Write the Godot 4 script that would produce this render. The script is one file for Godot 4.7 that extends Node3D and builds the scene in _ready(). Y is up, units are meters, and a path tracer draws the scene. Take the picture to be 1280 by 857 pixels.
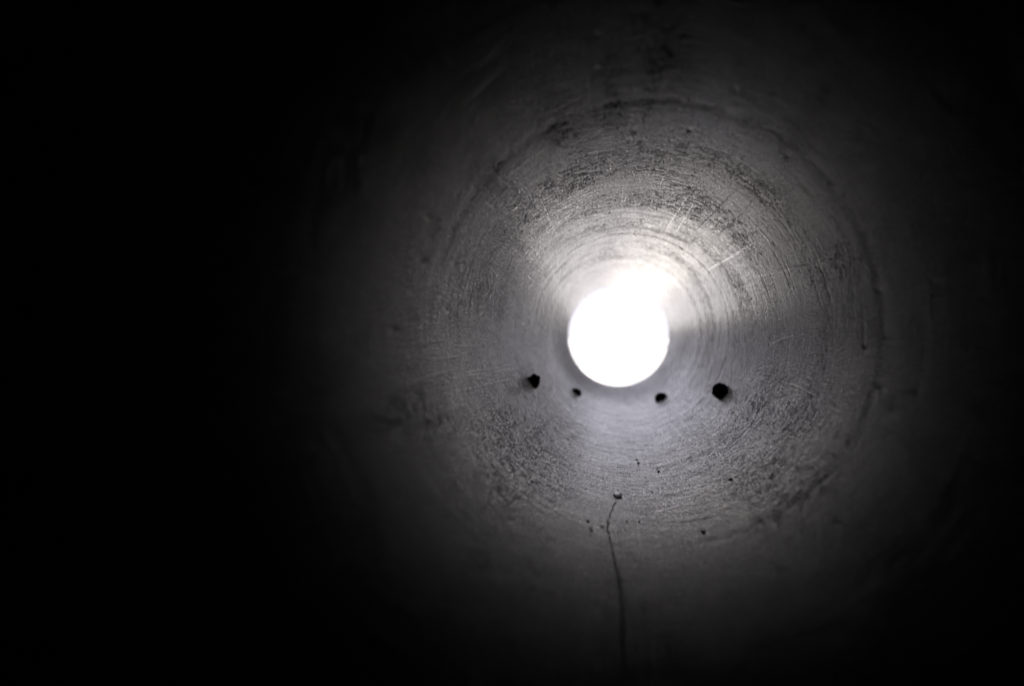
extends Node3D
# A look down the inside of a long grey pipe towards its bright open end.
# Pipe axis on z, camera near z = 0 looking to -z; "angle" runs clockwise from the crown as the camera sees it, "depth" is -z.

const R := 0.5            # inner radius
const FAR := 8.85         # depth of the open end
const NEAR := -1.2        # depth of the near end, shut by an added cap behind the camera
const WALL := 0.16
const TW := 2048
const TH := 1024
const LEN := FAR - NEAR
# joints where one length of pipe meets the next
const JOINTS: Array[float] = [2.0, 4.47, 5.85, 7.2]

const BASE := 0.6
const ROUGH := 0.235
const EXPO := 3.3
const HS := 0.05
const RT := 0.13
const DUST := 0.12
const FLANK_SHADE := 0.12
const PITS := [
	[318.2, 2.39, 10.8, 0.8], [310.6, 2.90, 13.2, 1], [315.3, 2.74, 7.5, 0.8], [356.8, 2.28, 16.6, 0.9],
	[355.2, 2.38, 13, 0.5], [345.2, 2.23, 16.2, 0.5], [349.8, 3.66, 13.3, 1], [295.3, 1.74, 15.8, 0.5],
	[12.0, 2.23, 12.1, 0.9], [39.1, 2.09, 17.1, 0.7], [20.1, 2.97, 13.5, 1], [18.4, 1.83, 14.9, 0.6],
	[42.7, 3.13, 8.5, 1], [284.7, 1.82, 23.2, 0.6], [289.3, 2.24, 18.3, 0.7], [291.0, 2.32, 8.5, 0.7],
	[274.8, 2.16, 19.6, 0.7], [268.8, 1.65, 21, 0.6], [265.1, 1.39, 17.7, 0.6], [275.3, 2.78, 10.1, 1],
	[271.5, 3.15, 8.6, 0.8], [282.9, 2.91, 7.9, 0.8], [95.4, 2.11, 13.5, 0.8], [81.7, 1.99, 18, 0.8],
	[106.0, 1.96, 17.9, 0.5], [109.9, 1.83, 23.3, 0.5], [149.7, 2.56, 11.6, 0.9], [165.4, 2.09, 13.3, 0.7],
	[185.3, 2.25, 8.2, 0.8], [196.9, 2.16, 7.9, 0.7], [195.5, 2.07, 9.4, 0.7], [192.5, 2.14, 7.8, 0.7],
	[171.0, 3.17, 11.5, 0.9], [178.1, 3.45, 12.6, 0.9], [187.9, 1.69, 10.7, 0.6], [176.6, 1.60, 20.4, 0.35],
	[192.8, 1.51, 16.5, 0.35], [183.6, 1.70, 15.4, 0.4], [221.9, 2.23, 8.1, 0.6], [219.4, 2.04, 7.4, 0.6],
	[216.1, 2.22, 8.1, 0.6], [216.2, 3.63, 9.9, 0.7], [225.5, 3.00, 8.2, 0.7], [105.8, 3.42, 9.3, 0.9],
	[108.1, 3.46, 9.4, 0.9], [95.8, 3.36, 12.2, 0.8], [74.3, 3.65, 10, 0.9], [346.3, 1.52, 16.6, 0.7],
	[346.5, 1.73, 14.2, 0.6], [40.7, 2.34, 8.5, 0.6], [7.8, 2.37, 8.6, 0.4], [283.5, 1.38, 25.1, 0.4],
	[352.9, 4.20, 15.3, 0.6], [23.6, 3.95, 14.4, 0.5]
]
const STAINS := [
	[303.3, 2.71, 340.0, 3.23, 24.6, 0.6], [308.4, 2.70, 324.9, 3.00, 34.4, 0.5], [321.9, 3.06, 338.1, 3.27, 8.4, 0.9], [288.1, 2.59, 303.3, 2.71, 28.2, 0.5],
	[17.4, 3.10, 35.8, 3.04, 67.5, 0.45], [351.6, 2.76, 7.6, 2.63, 55.1, 0.35], [10.7, 2.67, 25.6, 2.72, 38.8, 0.4], [55.6, 2.87, 66.0, 2.84, 31.3, 0.6],
	[53.2, 2.52, 59.1, 2.36, 36.6, 0.45], [66.5, 2.94, 70.3, 2.65, 21.4, 0.5], [50.9, 2.00, 50.0, 1.69, 18.2, 0.6], [71.6, 2.08, 78.0, 2.09, 22.7, 0.5],
	[98.3, 2.19, 98.5, 1.73, 10, 0.45], [85.6, 2.35, 87.5, 2.17, 15, 0.5], [271.4, 2.00, 284.2, 1.99, 18.1, 0.5], [272.8, 2.56, 261.9, 2.59, 23.3, 0.4],
	[284.1, 2.62, 261.5, 2.83, 19.1, 0.45], [259.2, 4.12, 286.1, 4.29, 22.5, 0.45], [298.8, 4.07, 314.6, 4.07, 22.2, 0.35], [82.5, 4.63, 101.9, 4.85, 33.7, 0.3],
	[64.6, 3.77, 84.4, 3.86, 17.1, 0.35], [238.9, 1.81, 230.6, 1.76, 32.9, 0.25], [282.8, 1.34, 273.7, 1.56, 36.5, 0.35], [258.9, 1.25, 247.4, 1.27, 34, 0.3],
	[329.7, 2.85, 342.6, 2.87, 41.5, 0.4], [290.8, 2.19, 283.1, 2.13, 15.9, 0.5], [316.9, 2.69, 295.9, 2.58, 22, 0.45], [298.0, 1.56, 314.5, 1.78, 19.9, 0.3],
	[44.0, 3.87, 73.2, 3.84, 21.1, 0.3], [78.4, 3.42, 99.2, 3.32, 18.7, 0.4], [117.7, 3.40, 119.5, 2.53, 49.5, 0.3], [146.1, 3.53, 150.4, 2.98, 45, 0.3],
	[189.1, 1.92, 189.8, 1.52, 5.2, 0.4], [196.7, 2.09, 195.0, 1.68, 7.6, 0.4]
]
const SCRATCHES := [
	[51.4, 4.56, 53.0, 2.94, 6.6, 0.9], [19.3, 4.06, 21.2, 3.02, 4.4, 0.8], [9.0, 3.14, 10.6, 2.57, 3.4, 0.8], [32.0, 3.79, 34.2, 2.60, 4.1, -0.7],
	[36.3, 3.70, 36.8, 2.65, 4, 0.6], [41.8, 2.96, 40.2, 2.52, 3.8, 0.8], [349.9, 2.84, 350.2, 2.22, 3.1, 0.7], [345.3, 2.73, 345.7, 2.25, 3, 0.5],
	[65.6, 3.47, 70.6, 2.17, 9.5, 0.6], [95.8, 3.33, 92.0, 2.90, 4.8, 0.8], [311.8, 2.50, 319.0, 2.54, 6.8, 0.6], [256.3, 1.64, 251.8, 3.74, 3.7, 0.35],
	[251.2, 2.05, 248.1, 3.35, 3.7, 0.3], [24.7, 4.07, 24.5, 3.07, 4.4, 0.7], [31.5, 2.80, 34.2, 2.15, 10.2, 0.4], [62.6, 4.29, 77.1, 4.19, 7.8, 0.8],
	[109.8, 2.87, 111.9, 2.46, 5.2, 0.6], [322.3, 3.27, 322.8, 2.69, 3.6, 0.6], [339.3, 2.92, 341.6, 2.50, 3.2, 0.6], [41.1, 3.71, 41.6, 2.71, 3.4, -0.6],
	[176.3, 2.40, 168.5, 2.45, 8.7, 0.5], [306.8, 2.08, 308.0, 2.29, 2.8, 0.5], [56.0, 3.74, 66.3, 2.87, 5.1, 0.4], [254.6, 3.52, 255.6, 2.29, 4.8, 0.4]
]

var rng := RandomNumberGenerator.new()
var taken := {}

func _ready() -> void:
	rng.seed = 41
	# ---- camera
	var cam := Camera3D.new()
	cam.name = "camera"
	add_child(cam)
	cam.position = Vector3(-0.095, -0.03, 0.0)
	cam.rotation = Vector3(deg_to_rad(-0.286), deg_to_rad(6.277), 0)
	var lens := CameraAttributesPhysical.new()
	lens.frustum_focal_length = 30.8
	lens.frustum_focus_distance = 2.95
	lens.frustum_near = 0.05
	lens.frustum_far = 2000.0
	lens.exposure_aperture = 1.25
	cam.attributes = lens
	cam.current = true
	# ---- sky, sun, exposure
	var sky_mat := ProceduralSkyMaterial.new()
	sky_mat.sky_top_color = Color(0.79, 0.79, 0.85)
	sky_mat.sky_curve = 0.15
	sky_mat.sky_energy_multiplier = 0.8
	sky_mat.sky_horizon_color = Color(0.765, 0.752, 0.80)
	sky_mat.ground_horizon_color = Color(0.62, 0.60, 0.56)
	sky_mat.ground_bottom_color = Color(0.4, 0.38, 0.35)
	var sky := Sky.new()
	sky.sky_material = sky_mat
	var env := Environment.new()
	env.background_mode = Environment.BG_SKY
	env.sky = sky
	env.tonemap_mode = Environment.TONE_MAPPER_LINEAR
	env.tonemap_exposure = EXPO
	env.sdfgi_enabled = true
	env.ssao_enabled = true
	env.ssil_enabled = true
	var we := WorldEnvironment.new()
	we.name = "environment"
	we.environment = env
	add_child(we)
	var sun := DirectionalLight3D.new()
	sun.name = "sun"
	sun.light_color = Color(1.0, 0.975, 0.96)
	sun.light_energy = 1.6
	sun.light_angular_distance = 0.5
	sun.shadow_enabled = true
	add_child(sun)
	# the sun stands high behind the camera, so none of it falls straight into the pipe
	sun.look_at_from_position(Vector3(0.5, 9, 8), Vector3.ZERO, Vector3.UP)
	# ---- setting and pipe
	_ground()
	var wall := _wall_material()
	_pipe(wall)
	# ---- things in the pipe
	_bolts()
	_floor_bits()

# ------------------------------------------------------------------ helpers

func numbered(called: String) -> String:
	if not taken.has(called):
		taken[called] = 0
		return called
	taken[called] += 1
	return "%s_%03d" % [called, taken[called]]

func thing(called: String, label: String, category: String, group := "") -> Node3D:
	var o := Node3D.new()
	o.name = numbered(called)
	o.set_meta("label", label)
	o.set_meta("category", category)
	if group:
		o.set_meta("group", group)
	add_child(o, true)
	return o

func part(called: String, mesh: Mesh, mat: Material, parent: Node) -> MeshInstance3D:
	var o := MeshInstance3D.new()
	o.name = called
	o.mesh = mesh
	o.material_override = mat
	parent.add_child(o, true)
	return o

func at(angle_deg: float, depth: float, radius := R) -> Vector3:
	var a := deg_to_rad(angle_deg)
	return Vector3(sin(a) * radius, cos(a) * radius, -depth)

# basis whose y points from the wall to the axis and whose z runs along the pipe
func stand(angle_deg: float) -> Basis:
	var a := deg_to_rad(angle_deg)
	var up := Vector3(-sin(a), -cos(a), 0)
	var z := Vector3(0, 0, 1)
	return Basis(up.cross(z), up, z)

func plain(c: Color, rough: float, metal := 0.0) -> StandardMaterial3D:
	var m := StandardMaterial3D.new()
	m.albedo_color = c.linear_to_srgb()
	m.roughness = rough
	m.metallic = metal
	return m

func noise_bytes(w: int, h: int, freq: float, sd: int, octaves := 3) -> PackedByteArray:
	var n := FastNoiseLite.new()
	n.noise_type = FastNoiseLite.TYPE_SIMPLEX_SMOOTH
	n.seed = sd
	n.frequency = freq
	n.fractal_octaves = octaves
	var im := n.get_seamless_image(w, h)
	im.convert(Image.FORMAT_L8)
	if w != TW or h != TH:
		im.resize(TW, TH, Image.INTERPOLATE_CUBIC)
	return im.get_data()

# ------------------------------------------------------------------ wall material

func _wall_material() -> StandardMaterial3D:
	var n := TW * TH
	var grain := noise_bytes(TW, TH, 0.23, 3, 2)         # fine tooth of the surface
	var streak := noise_bytes(TW / 8, TH, 0.3, 4, 2)     # short scuffs round the bore
	var dust := PackedByteArray()
	dust.resize(n)
	for i in n:
		dust[i] = rng.randi() & 255
	var lathe := noise_bytes(96, TH, 0.22, 5, 2)         # rings left round the bore
	var brushed := noise_bytes(TW, 48, 0.2, 6, 2)        # faint streaks along it
	var patch := noise_bytes(120, 520, 0.035, 7, 5)      # dirt in patches
	var cloud := noise_bytes(256, 96, 0.05, 9, 4)        # broad uneven tone
	# tone that changes from ring to ring
	var band := PackedFloat32Array()
	band.resize(TH)
	var seam := PackedFloat32Array()    # grime caught in the joints
	seam.resize(TH)
	var clean := PackedFloat32Array()   # the last metres turn darker and rougher instead, mostly on the floor
	clean.resize(TH)
	var bn := FastNoiseLite.new()
	bn.seed = 12
	bn.frequency = 0.035
	bn.fractal_octaves = 4
	for y in TH:
		var d := NEAR + (y + 0.5) / TH * LEN
		var b := bn.get_noise_1d(y) * 0.35
		for j in JOINTS:
			seam[y] += exp(-pow((d - j) / 0.026, 2.0))
		if d > 4.5:
			b += 0.12
		band[y] = b
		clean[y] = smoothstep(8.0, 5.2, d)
	var tone := PackedFloat32Array()
	tone.resize(n)
	var relief := PackedFloat32Array()
	relief.resize(n)
	var dirt_shade := PackedFloat32Array()
	dirt_shade.resize(n)
	var top := PackedFloat32Array()     # grime clings to the crown more than to the floor
	top.resize(TW)
	var flank_shade := PackedFloat32Array()
	flank_shade.resize(TW)
	var crown := PackedFloat32Array()
	crown.resize(TW)
	var side := PackedFloat32Array()
	side.resize(TW)
	for x in TW:
		top[x] = cos(TAU * x / TW - 0.35)
		# shade painted along both lower sides, leaving the floor strip between them lighter
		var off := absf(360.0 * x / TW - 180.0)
		flank_shade[x] = FLANK_SHADE * smoothstep(14.0, 34.0, off) * smoothstep(82.0, 58.0, off)
		crown[x] = cos(TAU * x / TW + 0.5)
		side[x] = cos(TAU * x / TW - 0.8)
	for y in TH:
		var b := band[y]
		var row := y * TW
		var sm := seam[y]
		var cl := clean[y]
		var depth := NEAR + (y + 0.5) / TH * LEN
		var mottle := 0.36 + 0.4 * smoothstep(2.7, 1.7, depth)
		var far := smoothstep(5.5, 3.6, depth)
		for x in TW:
			var i := row + x
			var g := grain[i] / 255.0 - 0.5
			var l := lathe[i] / 255.0 - 0.5
			var s := brushed[i] / 255.0 - 0.5
			var p := patch[i] / 255.0
			var c := cloud[i] / 255.0 - 0.5
			var st := smoothstep(0.36, 0.86, p - b * 0.5 + s * 0.15 + l * 0.3)
			dirt_shade[i] = DUST + (st * (0.14 + 0.11 * top[x]) + maxf(s, 0.0) * 0.4 + flank_shade[x] * clampf(0.85 + c * 0.6 + (p - 0.5) * 0.3, 0.0, 1.2) * far + sm * (0.2 + 0.15 * side[x] + 0.15 * c) + maxf(c + 0.04, -0.05) * mottle * (0.72 + 0.42 * crown[x])) * cl + (1.0 - cl) * (0.20 - 0.30 * top[x])
			tone[i] = 1.0 + g * 1.4 + l * 1.0 + s * 0.55 + c * 0.3 + b * 0.6
			relief[i] = g * 0.8 + l * 0.5
	# single marks: pits, dirty streaks, scratches
	for q in PITS:
		_blot(tone, dirt_shade, relief, q[0], q[1], q[0], q[1], q[2] * 0.0005, 4.0, q[3], true)
	for q in STAINS:
		_blot(tone, dirt_shade, relief, q[0], q[1], q[2], q[3], q[4] * 0.0006, 3.0, q[5], false)
	for q in SCRATCHES:
		_scratch(tone, relief, q[0], q[1], q[2], q[3], q[4] * 0.00035, q[5] * 0.8)
	for k in 900:
		var a := rng.randf() * 360.0
		var d := rng.randf_range(0.6, 7.5)
		_blot(tone, dirt_shade, relief, a, d, a, d, rng.randf_range(0.0012, 0.0036), rng.randf_range(1.5, 5.0), rng.randf_range(0.3, 0.9), true)
	for k in 520:
		var a := rng.randf() * 360.0
		var d := rng.randf_range(0.8, 7.0)
		var run := rng.randf_range(0.15, 0.9)
		_scratch(tone, relief, a, d, a + rng.randf_range(-2.0, 2.0), d + run, rng.randf_range(0.0006, 0.0012), rng.randf_range(-0.25, 0.3))
	for k in 420:
		var a := rng.randf() * 360.0
		var d := rng.randf_range(2.1, 6.0)
		_scratch(tone, relief, a, d, a + rng.randf_range(4.0, 22.0), d + rng.randf_range(-0.03, 0.03), rng.randf_range(0.001, 0.003), rng.randf_range(-0.3, 0.2))
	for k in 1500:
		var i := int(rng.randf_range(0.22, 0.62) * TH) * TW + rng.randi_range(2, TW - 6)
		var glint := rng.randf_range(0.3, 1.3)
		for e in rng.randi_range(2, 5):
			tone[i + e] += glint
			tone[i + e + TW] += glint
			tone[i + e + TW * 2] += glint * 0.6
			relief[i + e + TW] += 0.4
	var color := PackedByteArray()
	color.resize(n * 3)
	var rough := PackedByteArray()
	rough.resize(n)
	for i in n:
		# dirt and painted flank shade lie as separate specks; denser ones cover more grain
		var dd := smoothstep(-0.02, 0.42, dirt_shade[i] - smoothstep(0.17, 0.83, (dust[i] * 0.42 + grain[i] * 0.18 + streak[i] * 0.40) / 255.0))
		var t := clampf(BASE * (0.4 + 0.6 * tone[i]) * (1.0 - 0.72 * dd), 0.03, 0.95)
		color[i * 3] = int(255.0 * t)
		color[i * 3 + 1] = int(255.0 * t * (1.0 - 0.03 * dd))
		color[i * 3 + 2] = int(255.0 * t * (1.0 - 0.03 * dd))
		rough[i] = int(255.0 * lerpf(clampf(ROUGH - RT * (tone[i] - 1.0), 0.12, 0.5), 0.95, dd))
	var m := StandardMaterial3D.new()
	m.resource_name = "pipe wall"
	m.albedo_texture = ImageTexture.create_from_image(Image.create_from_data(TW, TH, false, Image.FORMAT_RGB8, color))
	m.roughness = 1.0
	m.roughness_texture = ImageTexture.create_from_image(Image.create_from_data(TW, TH, false, Image.FORMAT_L8, rough))
	m.heightmap_enabled = true
	m.heightmap_texture = ImageTexture.create_from_image(Image.create_from_data(TW, TH, false, Image.FORMAT_RF, relief.to_byte_array()))
	m.heightmap_scale = HS
	m.metallic_specular = 0.3
	m.metallic = 0.12
	return m

func _blot(tone: PackedFloat32Array, dirt_shade: PackedFloat32Array, relief: PackedFloat32Array, a0: float, d0: float, a1: float, d1: float, half: float, long: float, strength: float, pit: bool) -> void:
	var per_x := TW / (TAU * R)
	var per_y := TH / LEN
	if a1 - a0 > 180.0: a1 -= 360.0
	if a0 - a1 > 180.0: a1 += 360.0
	var steps := maxi(1, int(absf(a1 - a0) / 360.0 * TAU * R / half) + int(absf(d1 - d0) / (half * long)))
	var wob := FastNoiseLite.new()
	wob.seed = int(a0 * 31.0 + d0 * 977.0)
	wob.frequency = 0.15
	for k in steps + 1:
		var f := float(k) / steps
		var fade := strength if pit else strength * (0.6 + 0.8 * wob.get_noise_1d(k * 3.0)) * minf(1.0, 4.0 * minf(f, 1.0 - f) + 0.35)
		var cx := lerpf(a0, a1, f) / 360.0 * TW + wob.get_noise_1d(k + 500.0) * half * per_x
		var cy := (lerpf(d0, d1, f) - NEAR) * per_y + wob.get_noise_1d(k + 900.0) * half * long * per_y
		var rx := maxf(half * per_x, 0.9)
		var ry := maxf(half * long * per_y, 0.8)
		for y in range(int(cy - 2.0 * ry), int(cy + 2.0 * ry) + 2):
			if y < 0 or y >= TH: continue
			for x in range(int(cx - 2.0 * rx), int(cx + 2.0 * rx) + 2):
				var e := pow((x - cx) / rx, 2.0) + pow((y - cy) / ry, 2.0)
				e *= 1.0 + 0.7 * wob.get_noise_2d(x * 4.0, y * 4.0)
				var w := exp(-e * 1.4) * fade
				if w < 0.02: continue
				var i := y * TW + posmod(x, TW)
				dirt_shade[i] = maxf(dirt_shade[i], w) if pit else minf(1.0, dirt_shade[i] + w * 0.16)
				if pit: relief[i] -= w * 1.2

func _scratch(tone: PackedFloat32Array, relief: PackedFloat32Array, a0: float, d0: float, a1: float, d1: float, half: float, strength: float) -> void:
	if a1 - a0 > 180.0: a1 -= 360.0
	if a0 - a1 > 180.0: a1 += 360.0
	var x0 := a0 / 360.0 * TW
	var x1 := a1 / 360.0 * TW
	var y0 := (d0 - NEAR) / LEN * TH
	var y1 := (d1 - NEAR) / LEN * TH
	var steps := int(maxf(absf(x1 - x0), absf(y1 - y0)) * 1.5) + 1
	var w := half * TW / (TAU * R)
	var bend := rng.randf_range(-2.0, 2.0)
	for k in steps + 1:
		var f := float(k) / steps
		var cx := lerpf(x0, x1, f) + bend * sin(f * PI)
		var y := int(lerpf(y0, y1, f))
		if y < 0 or y >= TH: continue
		var ink := strength * minf(1.0, 5.0 * minf(f, 1.0 - f) + 0.2)
		for x in range(int(cx - w - 1.0), int(cx + w + 2.0)):
			var c := clampf(1.0 - (absf(x - cx) - w) , 0.0, 1.0) * ink
			var i := y * TW + posmod(x, TW)
			tone[i] += c * 0.9
			relief[i] += c * 0.7

# ------------------------------------------------------------------ pipe

func bore(depth: float, angle: float) -> float:
	var r := R
	for k in JOINTS.size():
		var q := (depth - JOINTS[k] - 0.012 * sin(2.0 * angle + k)) / 0.035
		# each joint is worn to a different depth round the bore
		r += 0.00035 * exp(-q * q) * (0.55 + 0.45 * sin(angle + 0.9 + 0.8 * k) + 0.25 * sin(5.0 * angle + 2.0 * k))
	# the bore is widened a little towards the near end to darken the wall there
	if depth < 1.0:
		r += 0.0265 + (1.0 - depth) * 0.0442
	elif depth < 2.2:
		r += 0.0184 * pow(2.2 - depth, 2.0)
	r += 0.0012 * sin(3.0 * angle + depth * 0.9) + 0.0008 * sin(5.0 * angle - depth * 2.1)
	return r

func _pipe(wall: Material) -> void:
	var pipe := thing("pipe", "long grey pipe seen from inside, its scuffed wall marked by rings and scratches", "pipe")
	var edges: Array[float] = [NEAR]
	edges.append_array(JOINTS)
	edges.append(FAR)
	for k in edges.size() - 1:
		part("pipe_section", _section(edges[k], edges[k + 1]), wall, pipe)
	var skin := plain(Color(0.3, 0.3, 0.3), 0.8)
	# outside of the pipe with the rim of the open end and the added near cap
	var st := SurfaceTool.new()
	st.begin(Mesh.PRIMITIVE_TRIANGLES)
	var n := 128
	var ring := func(rad: float, depth: float, i: int) -> Vector3:
		return at(360.0 * i / n, depth, rad)
	for i in n:
		_quad(st, ring.call(R + WALL, FAR, i), ring.call(R + WALL, FAR, i + 1), ring.call(R + WALL, NEAR - 0.06, i + 1), ring.call(R + WALL, NEAR - 0.06, i))
	st.generate_normals()
	part("outer_shell", st.commit(), skin, pipe)
	st = SurfaceTool.new()
	st.begin(Mesh.PRIMITIVE_TRIANGLES)
	for i in n:
		_quad(st, ring.call(R - 0.0005, FAR - 0.001, i), ring.call(R - 0.0005, FAR - 0.001, i + 1), ring.call(R + 0.006, FAR + 0.004, i + 1), ring.call(R + 0.006, FAR + 0.004, i))
		_quad(st, ring.call(R + 0.006, FAR + 0.004, i), ring.call(R + 0.006, FAR + 0.004, i + 1), ring.call(R + WALL, FAR, i + 1), ring.call(R + WALL, FAR, i))
	st.generate_normals()
	part("rim", st.commit(), skin, pipe)
	var cap := CylinderMesh.new()  # added behind the camera to keep light out of the near end
	cap.top_radius = R + WALL
	cap.bottom_radius = R + WALL
	cap.height = 0.06
	cap.radial_segments = n
	var c := part("light_block_cap", cap, skin, pipe)
	c.position = Vector3(0, 0, -NEAR + 0.031)
	c.rotation.x = PI / 2
	_crack(pipe)

func _quad(st: SurfaceTool, a: Vector3, b: Vector3, c: Vector3, d: Vector3) -> void:
	for v in [a, b, c, a, c, d]:
		st.add_vertex(v)

func _section(d0: float, d1: float) -> ArrayMesh:
	var rows := PackedFloat32Array()
	var d := d0
	while d < d1 - 0.001:
		rows.append(d)
		var near := 9.0
		for j in JOINTS: near = minf(near, absf(d - j))
		d += 0.006 if near < 0.07 else 0.05
	rows.append(d1)
	var cols := 256
	var vs := PackedVector3Array()
	var ns := PackedVector3Array()
	var uv := PackedVector2Array()
	var ix := PackedInt32Array()
	for r in rows.size():
		for c in cols + 1:
			var a := TAU * c / cols
			var b := bore(rows[r], a)
			vs.append(Vector3(sin(a) * b, cos(a) * b, -rows[r]))
			var slope := (bore(rows[r] + 0.002, a) - bore(rows[r] - 0.002, a)) / 0.004
			ns.append(Vector3(-sin(a), -cos(a), -slope).normalized())
			uv.append(Vector2(float(c) / cols, (rows[r] - NEAR) / LEN))
	for r in rows.size() - 1:
		for c in cols:
			var p := r * (cols + 1) + c
			var q := p + cols + 1
			ix.append_array([p, p + 1, q, p + 1, q + 1, q])
	var arr := []
	arr.resize(Mesh.ARRAY_MAX)
	arr[Mesh.ARRAY_VERTEX] = vs
	arr[Mesh.ARRAY_NORMAL] = ns
	arr[Mesh.ARRAY_TEX_UV] = uv
	arr[Mesh.ARRAY_INDEX] = ix
	var m := ArrayMesh.new()
	m.add_surface_from_arrays(Mesh.PRIMITIVE_TRIANGLES, arr)
	return m

# the dark crack that runs along the pipe floor towards the camera
func _crack(pipe: Node3D) -> void:
	var pts := [[188.0, 2.585], [189.6, 2.42], [191.0, 2.25], [191.4, 2.15], [190.6, 2.03], [189.4, 1.85], [188.4, 1.71], [187.9, 1.60], [188.2, 1.45], [187.9, 1.30], [187.8, 1.18]]
	var wide := [0.0022, 0.0027, 0.0027, 0.004, 0.003, 0.0035, 0.0045, 0.0042, 0.0034, 0.0026, 0.0015]
	var st := SurfaceTool.new()
	st.begin(Mesh.PRIMITIVE_TRIANGLES)
	for k in pts.size() - 1:
		for s in 6:
			var q := []
			for e in 2:
				var f := (s + e) / 6.0
				var a := lerpf(pts[k][0], pts[k + 1][0], f)
				var d := lerpf(pts[k][1], pts[k + 1][1], f)
				var w: float = lerpf(wide[k], wide[k + 1], f) * (1.0 + 0.35 * sin(d * 90.0)) * 0.5
				a += 0.15 * sin(d * 60.0) + 0.1 * sin(d * 131.0)
				var da := rad_to_deg(w / R)
				var rr := bore(d, deg_to_rad(a))
				q.append([at(a - da, d, rr - 0.0004), at(a, d, rr - 0.0012), at(a + da, d, rr - 0.0004)])
			_quad(st, q[0][0], q[0][1], q[1][1], q[1][0])
			_quad(st, q[0][1], q[0][2], q[1][2], q[1][1])
	st.generate_normals()
	part("crack", st.commit(), plain(Color(0.18, 0.18, 0.18), 0.75), pipe)

# ------------------------------------------------------------------ bolts, chips and grit

func _lathe(profile: Array, sides: int, jag: float, sd: int) -> ArrayMesh:
	var r := RandomNumberGenerator.new()
	r.seed = sd
	var st := SurfaceTool.new()
	st.begin(Mesh.PRIMITIVE_TRIANGLES)
	st.set_smooth_group(-1)
	var rings := []
	for p in profile:
		var ring := []
		for i in sides:
			var a := TAU * i / sides
			var k: float = p[0] * (1.0 + r.randf_range(-jag, jag))
			ring.append(Vector3(cos(a) * k, p[1] * (1.0 + r.randf_range(-jag, jag) * 0.4), sin(a) * k))
		rings.append(ring)
	for k in rings.size() - 1:
		for i in sides:
			var j := (i + 1) % sides
			_quad(st, rings[k][i], rings[k][j], rings[k + 1][j], rings[k + 1][i])
	var top: Array = rings[-1]
	var mid := Vector3.ZERO
	for v in top: mid += v / sides
	for i in sides:
		for v in [top[i], top[(i + 1) % sides], mid]: st.add_vertex(v)
	st.generate_normals()
	return st.commit()

func _bolts() -> void:
	var iron := plain(Color(0.03, 0.03, 0.031), 0.7)
	# angle, depth, shank radius, height, lean, label
	var list := [
		[241.7, 4.05, 0.028, 0.054, 0.45, "small black bolt stub on the left of the nearer pair, wedge shaped"],
		[123.4, 4.10, 0.034, 0.056, -0.10, "largest black bolt stub, six sided, on the right of the nearer pair"],
		[218.0, 5.90, 0.034, 0.042, 0.20, "small flat black bolt stub left below the bright opening, the deeper left one"],
		[149.8, 5.97, 0.039, 0.050, -0.15, "black bolt stub right below the bright opening, the deeper right one"],
	]
	for k in list.size():
		var q: Array = list[k]
		var o := thing("bolt_stub", q[5], "bolt", "bolt stubs poking through the pipe wall")
		o.position = at(q[0], q[1], R + 0.014)
		o.basis = stand(q[0]) * Basis(Vector3(0, 0, 1), q[4])
		var r: float = q[2]
		var h: float = q[3]
		part("washer", _lathe([[r * 1.08, 0.004], [r * 1.08, 0.014], [r * 0.95, 0.018]], 20, 0.05, 3 + k), iron, o)
		part("bolt_head", _lathe([[r * 0.95, 0.002], [r, h * 0.5], [r * 0.82, h * 0.85], [r * 0.45, h]], 6, 0.2, 21 + k), iron, o)

# a broken crumb: a squashed, chipped lump
func _crumb(w: float, h: float, l: float, sd: int) -> ArrayMesh:
	var r := RandomNumberGenerator.new()
	r.seed = sd
	var st := SurfaceTool.new()
	st.begin(Mesh.PRIMITIVE_TRIANGLES)
	st.set_smooth_group(-1)
	var rings := []
	var n := 9
	for k in 4:
		var f: float = [1.0, 0.92, 0.62, 0.25][k]
		var ring := []
		for i in n:
			var a := TAU * i / n
			var j := r.randf_range(0.72, 1.15)
			ring.append(Vector3(cos(a) * w * 0.38 * f * j, h * 0.7 * ([-0.1, 0.35, 0.8, 1.0][k] + r.randf_range(-0.08, 0.08)), sin(a) * l * 0.5 * f * j))
		rings.append(ring)
	for k in 3:
		for i in n:
			var j := (i + 1) % n
			_quad(st, rings[k][i], rings[k][j], rings[k + 1][j], rings[k + 1][i])
	for i in n:
		for v in [rings[3][i], rings[3][(i + 1) % n], Vector3(0, h * 0.7 * 1.02, 0)]: st.add_vertex(v)
	st.generate_normals()
	return st.commit()

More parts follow.
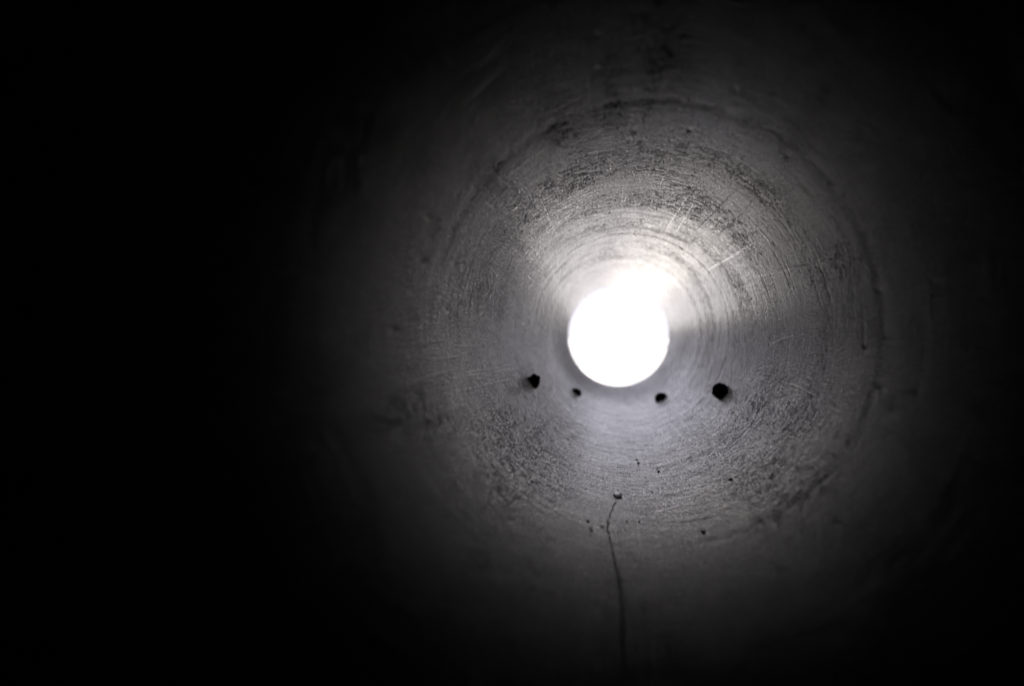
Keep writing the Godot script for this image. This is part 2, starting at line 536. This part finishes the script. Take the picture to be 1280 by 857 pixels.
func _floor_bits() -> void:
	var pale := plain(Color(0.34, 0.34, 0.35), 0.22)
	var dark := plain(Color(0.06, 0.058, 0.055), 0.6)
	# angle, depth, width, height, length, pale, label
	var list := [
		[187.9, 2.62, 0.044, 0.007, 0.110, true, "pale flake with a bright top lying at the far tip of the floor crack"],
		[182.0, 2.27, 0.008, 0.004, 0.016, false, "dark crumb on the pipe floor just right of the upper bend of the crack"],
		[192.6, 2.14, 0.009, 0.004, 0.018, false, "dark crumb touching the left side of the crack at its bend"],
		[196.8, 2.16, 0.010, 0.004, 0.018, false, "dark crumb on the pipe floor left of the crack, farther of two there"],
		[195.6, 2.07, 0.010, 0.004, 0.020, false, "dark crumb on the pipe floor left of the crack, nearer of two there"],
		[171.0, 3.10, 0.012, 0.006, 0.030, false, "black speck of grit beyond the crack, on the bright streak right of centre"],
		[178.1, 3.35, 0.013, 0.007, 0.030, false, "black speck of grit farthest in on the bright floor streak"],
		[149.7, 2.56, 0.014, 0.007, 0.028, false, "dark lump of grit low on the right wall below the right bolts"],
		[165.4, 2.09, 0.015, 0.006, 0.028, false, "dark lump of grit on the floor well right of the crack"],
		[216.0, 2.30, 0.010, 0.004, 0.020, false, "dark crumb low on the left wall below the left bolts"],
	]
	for k in list.size():
		var q: Array = list[k]
		var o := part(numbered("pale_flake" if q[5] else "grit_crumb"), _crumb(q[2], q[3], q[4], 50 + k), pale if q[5] else dark, self)
		o.set_meta("label", q[6])
		o.set_meta("category", "flake" if q[5] else "crumb")
		o.set_meta("group", "crumbs and flakes lying on the pipe floor")
		o.position = at(q[0], q[1], bore(q[1], deg_to_rad(q[0])))
		o.basis = stand(q[0])

# ------------------------------------------------------------------ ground outside

func _ground() -> void:
	var m := StandardMaterial3D.new()
	var n := FastNoiseLite.new()
	n.seed = 4
	n.frequency = 0.02
	var tex := NoiseTexture2D.new()
	tex.width = 512
	tex.height = 512
	tex.seamless = true
	tex.noise = n
	var ramp := Gradient.new()
	ramp.set_color(0, Color(0.615, 0.61, 0.612))
	ramp.set_color(1, Color(0.705, 0.70, 0.702))
	tex.color_ramp = ramp
	m.albedo_texture = tex
	m.uv1_triplanar = true
	m.uv1_scale = Vector3(0.3, 0.3, 0.3)
	m.roughness = 0.95
	var p := PlaneMesh.new()
	p.size = Vector2(1200, 1200)
	var g := part("ground", p, m, self)
	g.position.y = -R - WALL - 0.002
	g.set_meta("kind", "structure")
	g.set_meta("label", "sunlit ground outside the bright open end of the pipe")
	g.set_meta("category", "ground")

	# a narrow path added outside the mouth to bounce sunlight onto the crown
	var pm := StandardMaterial3D.new()
	var gn := FastNoiseLite.new()
	gn.seed = 14
	gn.frequency = 0.12
	gn.fractal_octaves = 3
	var gt := NoiseTexture2D.new()
	gt.width = 512
	gt.height = 512
	gt.seamless = true
	gt.noise = gn
	var gr := Gradient.new()
	gr.set_color(0, Color(0.74, 0.73, 0.715))
	gr.set_color(1, Color(0.90, 0.89, 0.87))
	gt.color_ramp = gr
	pm.albedo_texture = gt
	pm.uv1_triplanar = true
	pm.uv1_scale = Vector3(1.2, 1.2, 1.2)
	pm.roughness = 0.95
	var ps := SurfaceTool.new()
	ps.begin(Mesh.PRIMITIVE_TRIANGLES)
	var edge := func(i: int, left: bool) -> Vector3:
		var z := -9.0 - i * 0.5
		return Vector3((-0.68 if left else 0.2) + 0.05 * n.get_noise_2d(i * 9.0, 40.0 if left else 90.0), g.position.y + 0.004, z)
	for i in 120:
		_quad(ps, edge.call(i, true), edge.call(i + 1, true), edge.call(i + 1, false), edge.call(i, false))
	ps.generate_normals()
	var bounce_strip := part("bounce_strip", ps.commit(), pm, self)
	bounce_strip.set_meta("kind", "structure")
	bounce_strip.set_meta("label", "narrow path added to bounce sunlight onto the crown near the open end of the pipe")
	bounce_strip.set_meta("category", "bounce_strip")
	# two unseen dark banks added to block sky from the sides, the right one closer
	var blocker_mat := plain(Color(0.05, 0.048, 0.048), 0.95)
	_sky_blocker(0.9, 0.068, 2.2, 1.0, blocker_mat, g.position.y, "bank added unseen outside to block sky light, close to the right of the open end")
	_sky_blocker(2.6, 0.08, 2.2, -1.0, blocker_mat, g.position.y, "bank added unseen outside to block sky light, a little way left of the open end")

func _sky_blocker(toe: float, drift: float, high: float, side: float, blocker_mat: Material, low: float, label: String) -> void:
	var nb := FastNoiseLite.new()
	nb.seed = 8
	nb.frequency = 0.5
	nb.fractal_octaves = 4
	var st := SurfaceTool.new()
	st.begin(Mesh.PRIMITIVE_TRIANGLES)
	var hill := func(i: int, j: int) -> Vector3:
		var away := 0.4 * i + 0.012 * i * i
		var z := -8.9 - away
		var f := j / 20.0
		var x: float = toe + away * drift + 0.12 * nb.get_noise_1d(z * 2.0) + f * (3.0 + away * 0.12)
		if side < 0.0: x -= 0.15 * smoothstep(4.0, 30.0, away)
		var y: float = (high + away * 0.32) * pow(sin(PI * f), 0.35) * smoothstep(0.0, 2.0, i) * smoothstep(70.0, 64.0, i) if j < 20 else 0.0
		return Vector3(x * side, low - 0.02 + y * (1.0 + 0.25 * nb.get_noise_2d(z, x * side)), z)
	for i in 70:
		for j in 20:
			if side > 0.0:
				_quad(st, hill.call(i, j), hill.call(i + 1, j), hill.call(i + 1, j + 1), hill.call(i, j + 1))
			else:
				_quad(st, hill.call(i, j), hill.call(i, j + 1), hill.call(i + 1, j + 1), hill.call(i + 1, j))
	st.generate_normals()
	var sky_blocker := part(numbered("added_sky_blocker"), st.commit(), blocker_mat, self)
	sky_blocker.set_meta("kind", "structure")
	sky_blocker.set_meta("label", label)
	sky_blocker.set_meta("category", "sky_blocker")
